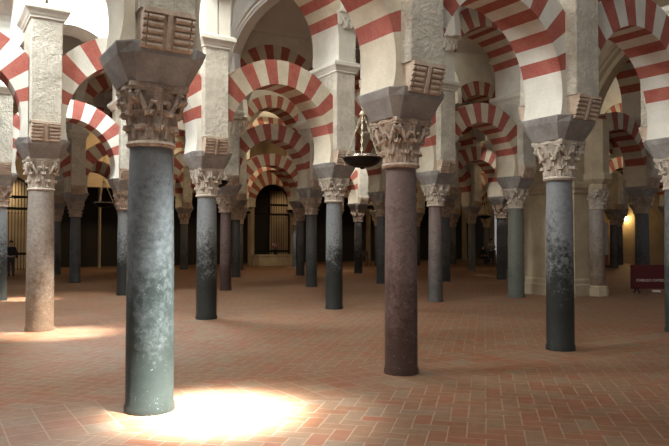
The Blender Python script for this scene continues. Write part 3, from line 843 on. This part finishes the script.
# ------------------------------------------------------------------ maroon sign
t = thing('barrier_sign', 'low maroon sign board with pale lettering, in front of the dark column at the right', 'sign', (px(663, 20.2), 20.2, 0), radians(-4))
b = MB(); b.box(-0.99, 0.92, -0.02, 0.02, 0.14, 0.88); link('board', b.mesh('board', [M['maroon']]), t)
for sx in (-0.8, 0.7):
    b = MB(); b.tube([(sx, -0.22, 0.015), (sx - 0.02, 0, 0.2), (sx, 0.22, 0.015)], 0.018, 6); link('foot', b.mesh('foot', [M['iron']]), t)
def text(body, size, x, z, parent, name, mat, y=-0.024):
    cu = bpy.data.curves.new(name, 'FONT'); cu.body = body; cu.size = size; cu.extrude = 0.002; cu.align_x = 'LEFT'
    tmp = bpy.data.objects.new('tmp', cu); C.objects.link(tmp)
    dg = bpy.context.evaluated_depsgraph_get(); me = bpy.data.meshes.new_from_object(tmp.evaluated_get(dg))
    bpy.data.objects.remove(tmp)
    me.materials.clear(); me.materials.append(M[mat])
    o = link(name, me, parent, (x, y, z)); o.rotation_euler = (pi / 2, 0, 0); return o
text('CABILDO CATEDRAL', 0.108, -0.83, 0.37, t, 'lettering', 'letter')
b = MB(); b.box(-0.37, -0.15, -0.16, -0.02, 0.05, 0.11); link('base_label', b.mesh('base_label', [M['letter']]), t)

# roll-up banner beyond the crossing pier
t = thing('standing_banner', 'narrow pale banner with a red foot, standing right of the massive pier', 'banner', (px(606.5, 40), 40, 0), radians(50))
b = MB(); b.box(-0.3, 0.3, -0.01, 0.01, 0.75, 2.7); link('panel', b.mesh('panel', [M['vault']]), t)
b = MB(); b.box(-0.3, 0.3, -0.012, 0.012, 0.1, 0.75); link('red_band', b.mesh('red_band', [M['red']]), t)
b = MB(); b.box(-0.34, 0.34, -0.12, 0.12, 0.0, 0.1); link('base', b.mesh('base', [M['iron']]), t)

# ------------------------------------------------------------------ lantern and gate on the right end wall
def wr(j, off, z):
    q = lat(12.7, j) - un * off; return (q.x, q.y, z)
t = thing('wall_lantern', 'glowing yellow lantern on the far wall above the iron gate', 'lantern', wr(3.2, 0.0, 3.1), UA + pi / 2)
b = MB(); b.tube([(0, 0.0, 0.3), (0, 0.25, 0.42), (0, 0.40, 0.30)], 0.02, 6); link('arm', b.mesh('arm', [M['iron']]), t)
b = MB(); ball(b, (0, 0.42, 0.08), 0.17, seg=16, rings=10); link('globe', b.mesh('globe', [M['glow']], True), t)
b = MB(); b.lathe([(0.17, 0.22), (0.05, 0.32), (0.02, 0.34)], 8, 0, (0, 0.42)); link('cap', b.mesh('cap', [M['iron']]), t)
q = wr(3.2, 0.9, 3.1)
lamp('POINT', 'lantern_light', q, (0, 0, 0), 32, (1, 0.68, 0.28), shadow_soft_size=0.15)
t = thing('iron_gate', 'dark iron gate on the yellow-lit far wall below the lantern', 'gate', wr(3.2, 0.08, 0), UA + pi / 2)
b = MB()
for x in (-0.85, 0.0, 0.85): b.box(x - 0.04, x + 0.04, -0.03, 0.03, 0, 2.6)
for z in (0.1, 1.2, 2.55): b.box(-0.85, 0.85, -0.03, 0.03, z - 0.04, z + 0.04)
link('frame', b.mesh('frame', [M['iron']]), t)
for k in range(10):
    x = -0.75 + 1.5 * k / 9
    b = MB(); b.tube([(x, 0, 0.1), (x, 0, 2.55)], 0.014, 5); b.tube([(x, 0, 2.55), (x, 0, 2.75)], [0.03, 0.004], 5); link('bar', b.mesh('bar', [M['iron']]), t)

# ------------------------------------------------------------------ bench, chair, flowers
t = thing('wooden_bench', 'dark wooden bench against the far wall by the visitors', 'bench', (px(487, 45.0), 45.3, 0), UA * 0.6)
b = MB(); b.box(-0.9, 0.9, -0.22, 0.22, 0.41, 0.46); link('seat', b.mesh('seat', [M['wood']]), t)
b = MB(); b.box(-0.9, 0.9, 0.18, 0.22, 0.46, 0.95); link('backrest', b.mesh('backrest', [M['wood']]), t)
for x in (-0.82, 0.82):
    for y in (-0.18, 0.18):
        b = MB(); b.box(x - 0.03, x + 0.03, y - 0.03, y + 0.03, 0, 0.41); link('leg', b.mesh('leg', [M['wood']]), t)
t = thing('wooden_chair', 'small dark chair standing right of the far column below the big bowl lamp', 'chair', (px(366.5, 41), 41, 0), 0.5)
b = MB(); b.box(-0.22, 0.22, -0.22, 0.22, 0.42, 0.47); link('seat', b.mesh('seat', [M['wood']]), t)
b = MB(); b.box(-0.22, 0.22, 0.18, 0.22, 0.62, 0.95); b.box(-0.22, -0.18, 0.18, 0.22, 0.47, 0.95); b.box(0.18, 0.22, 0.18, 0.22, 0.47, 0.95); link('backrest', b.mesh('backrest', [M['wood']]), t)
for x in (-0.2, 0.2):
    for y in (-0.2, 0.2):
        b = MB(); b.box(x - 0.02, x + 0.02, y - 0.02, y + 0.02, 0, 0.42); link('leg', b.mesh('leg', [M['wood']]), t)
fx, fy, _ = wl(5.42 * LU, -0.9)
t = thing('flower_bouquet', 'bouquet of pink and white flowers in a vase before the dark grille', 'flowers', (fx, fy, 0.70), 0)
b = MB(); b.lathe([(0.08, 0), (0.11, 0.05), (0.12, 0.18), (0.07, 0.28), (0.09, 0.32)], 16); link('vase', b.mesh('vase', [M['iron']], True), t)
rng = random.Random(3)
b = MB()
for k in range(26):
    a, r_, z = rng.uniform(0, 2 * pi), rng.uniform(0, 0.26), rng.uniform(0.38, 0.72)
    ball(b, (r_ * cos(a), r_ * sin(a), z), 0.055, 1, 1, 0.7, 7, 4, 0 if k % 3 else 1)
link('blooms', b.mesh('blooms', [M['pink'], M['candle']], True), t)['kind'] = 'stuff'
b = MB()
for k in range(18):
    a, r_, z = rng.uniform(0, 2 * pi), rng.uniform(0.1, 0.3), rng.uniform(0.35, 0.6)
    b.tube([(0, 0, 0.25), (r_ * cos(a) * 0.5, r_ * sin(a) * 0.5, z * 0.8), (r_ * cos(a), r_ * sin(a), z)], [0.008, 0.03, 0.004], 4)
link('foliage', b.mesh('foliage', [M['leafm']], True), t)['kind'] = 'stuff'

# ------------------------------------------------------------------ visitors
def skin_obj(name, verts, edges, radii, mat, parent, root=0, sub=1):
    me = bpy.data.meshes.new(name); me.from_pydata(verts, edges, [])
    o = link(name, me, parent); me.materials.append(mat)
    o.modifiers.new('skin', 'SKIN')
    if not me.skin_vertices: me.skin_vertices.new()
    for k, r in enumerate(radii):
        me.skin_vertices[0].data[k].radius = (r, r) if not isinstance(r, tuple) else r
    me.skin_vertices[0].data[root].use_root = True
    o.modifiers['skin'].use_smooth_shade = True
    sb = o.modifiers.new('sub', 'SUBSURF'); sb.levels = sb.render_levels = sub
    return o
def bake(o):
    dg = bpy.context.evaluated_depsgraph_get(); me = bpy.data.meshes.new_from_object(o.evaluated_get(dg))
    o.modifiers.clear(); o.data = me
def person(x, y, rz, label, pose, top, legs, hgt=1.7, z=0):
    t = thing('person', label, 'person', (x, y, z), rz)
    k = hgt / 1.72
    sit = pose == 'sit'
    hz = 0.52 if sit else 0.94
    V_, E_, Rr = [], [], []
    def p(v, r, par=None):
        V_.append(tuple(c * k for c in v)); Rr.append(r * k if not isinstance(r, tuple) else (r[0] * k, r[1] * k))
        if par is not None: E_.append((par, len(V_) - 1))
        return len(V_) - 1
    pel = p((0, 0, hz), (0.15, 0.11)); wa = p((0, 0, hz + 0.17), (0.125, 0.09), pel); ch = p((0, 0.0, hz + 0.36), (0.15, 0.10), wa)
    nb = p((0, 0.01, hz + 0.50), 0.07, ch); nk = p((0, -0.005, hz + 0.57), 0.052, nb)
    h1 = p((0, -0.02, hz + 0.64), (0.070, 0.085), nk); h2 = p((0, -0.015, hz + 0.74), (0.078, 0.098), h1); p((0, -0.01, hz + 0.80), (0.05, 0.06), h2)
    p((0, -0.115, hz + 0.665), 0.012, h1)          # nose
    for s_ in (-1, 1):
        p((s_ * 0.088, 0.0, hz + 0.67), 0.014, h1)   # ear
        sh = p((s_ * 0.17, 0, hz + 0.46), 0.058, ch)
        if sit: el = p((s_ * 0.22, -0.08, hz + 0.20), 0.042, sh); wr_ = p((s_ * 0.14, -0.30, hz + 0.13), 0.028, el); hd = p((s_ * 0.10, -0.38, hz + 0.11), (0.036, 0.018), wr_); dv = (-0.03 * s_, -0.07, -0.01)
        elif pose == 'lean': el = p((s_ * 0.25, -0.06, hz + 0.20), 0.042, sh); wr_ = p((s_ * 0.16, -0.25, hz + 0.28), 0.028, el); hd = p((s_ * 0.10, -0.31, hz + 0.32), (0.036, 0.018), wr_); dv = (-0.03 * s_, -0.05, 0.04)
        else: el = p((s_ * 0.23, 0.02, hz + 0.18), 0.042, sh); wr_ = p((s_ * 0.25, -0.05, hz - 0.07), 0.028, el); hd = p((s_ * 0.25, -0.07, hz - 0.15), (0.018, 0.038), wr_); dv = (0, -0.01, -0.08)
        for q, ln in enumerate((0.9, 1.0, 0.95, 0.75)):
            o_ = (q - 1.5) * 0.019
            b0 = V_[hd]; base = (b0[0] / k + (0 if dv[2] < -0.05 else o_), b0[1] / k + (o_ if dv[2] < -0.05 else 0), b0[2] / k - 0.0)
            f1 = p((base[0] + dv[0] * 0.55, base[1] + dv[1] * 0.55, base[2] + dv[2] * 0.55), 0.009, hd)
            p((base[0] + dv[0] * (0.6 + 0.5 * ln), base[1] + dv[1] * (0.6 + 0.5 * ln) - 0.008, base[2] + dv[2] * (0.6 + 0.5 * ln)), 0.008, f1)
        b0 = V_[hd]; p((b0[0] / k - s_ * 0.03, b0[1] / k - 0.03, b0[2] / k - 0.01), 0.010, hd)
        hp = p((s_ * 0.09, 0, hz - 0.06), 0.085, pel)
        if sit: kn = p((s_ * 0.11, -0.42, hz - 0.03), 0.058, hp); an = p((s_ * 0.11, -0.44, 0.09), 0.038, kn)
        else: kn = p((s_ * 0.10, -0.02, 0.50), 0.055, hp); an = p((s_ * 0.10, 0.02, 0.09), 0.038, kn)
        ax = V_[an]; p((ax[0] / k, ax[1] / k - 0.13, 0.035), (0.035, 0.03), an)
    body = skin_obj('body', V_, E_, Rr, M['skin'], t); bake(body)
    idx = {'torso': (pel, wa, ch, nb)}
    # clothes: same skeleton, a little thicker
    def cloth(name, keep, add, mat, rt):
        mp = {v: n for n, v in enumerate(keep)}
        vs = [V_[v] for v in keep]; es = [(mp[a], mp[c]) for a, c in E_ if a in mp and c in mp]
        rr = [(Rr[v] + add if not isinstance(Rr[v], tuple) else (Rr[v][0] + add, Rr[v][1] + add)) for v in keep]
        o = skin_obj(name, vs, es, rr, mat, t, mp[rt]); bake(o)
    kids = {}
    for a, c in E_: kids.setdefault(a, []).append(c)
    arms = []
    for sh in [c for c in kids[ch] if c != nb]:
        el = kids[sh][0]; arms += [sh, el, kids[el][0]]
    cloth('jacket', [pel, wa, ch, nb] + arms, 0.018, M[top], pel)
    lg = []; feet = []
    for hp in [c for c in kids[pel] if c != wa]:
        kn = kids[hp][0]; an = kids[kn][0]; lg += [hp, kn, an]; feet.append((an, kids[an][0]))
    cloth('trousers', [pel] + lg, 0.016, M[legs], pel)
    for an, ft in feet:
        a, f = V_[an], V_[ft]
        b = MB(); b.loft([[(a[0] + sx * w_, y_, z_) for sx, z_ in ((-1, 0), (1, 0), (1, h_), (-1, h_))] for y_, w_, h_ in ((a[1] + 0.07, 0.035, 0.08), (a[1], 0.045, 0.11), (f[1], 0.05, 0.07), (f[1] - 0.07, 0.03, 0.04))])
        link('shoe', b.mesh('shoe', [M['cloth_dark']], True), t)
    b = MB(); ball(b, (0, 0.018 * k, (hz + 0.745) * k), 0.108 * k, 0.92, 1.08, 1.0, 14, 9)
    link('hair', b.mesh('hair', [M['hair']], True), t)
    for s_ in (-1, 1):
        b = MB(); ball(b, (s_ * 0.033 * k, -0.102 * k, (hz + 0.70) * k), 0.012, seg=6, rings=4); link('eye', b.mesh('eye', [M['hair']], True), t)
    b = MB(); b.box(-0.025 * k, 0.025 * k, -0.108 * k, -0.095 * k, (hz + 0.618) * k, (hz + 0.628) * k); link('mouth', b.mesh('mouth', [M['red']]), t)
person(px(490.5, 44.2), 44.0, radians(-10), 'standing person in a pale top and dark trousers, far off between two dark columns', 'lean', 'cloth_pale', 'cloth_dark', 1.68)
person(px(483, 45.0), 45.05, radians(20), 'seated person in dark clothes on the bench by the far wall', 'sit', 'cloth_dark', 'cloth_dark', 1.7, -0.02)
person(px(11.5, 30), 30.0, radians(30), 'standing person in dark clothes at the far left behind the pale column', 'stand', 'cloth_dark', 'cloth_grey', 1.58)

# warm lamps inside the two lit chapels
q = wl(6.2 * LU, 2.0, 4.6); lamp('AREA', 'chapel_lamp', q, wl(6.25 * LU, 3.2, 2.0), 7, (1, 0.72, 0.42), size=0.5)
q = wl(0.5 * LU, 2.2, 4.8); lamp('AREA', 'chapel_lamp', q, wl(0.5 * LU, 3.2, 2.5), 30, (1, 0.8, 0.5), size=0.5)
b = MB(); b.box(5.92 * LU, 6.5 * LU, 3.05, 3.19, 0.2, 5.2)
o = link('wall_chapel_panel', b.mesh('wall_chapel_panel', [M['tan']])); o.location = (wallp.x, wallp.y, 0); o.rotation_euler = (0, 0, UA); struct(o)
b = MB(); b.box(-0.3 * LU, 1.3 * LU, 3.05, 3.19, 0.0, 5.9)
o = link('wall_chapel_panel', b.mesh('wall_chapel_panel', [M['tan']])); o.location = (wallp.x, wallp.y, 0); o.rotation_euler = (0, 0, UA); struct(o)
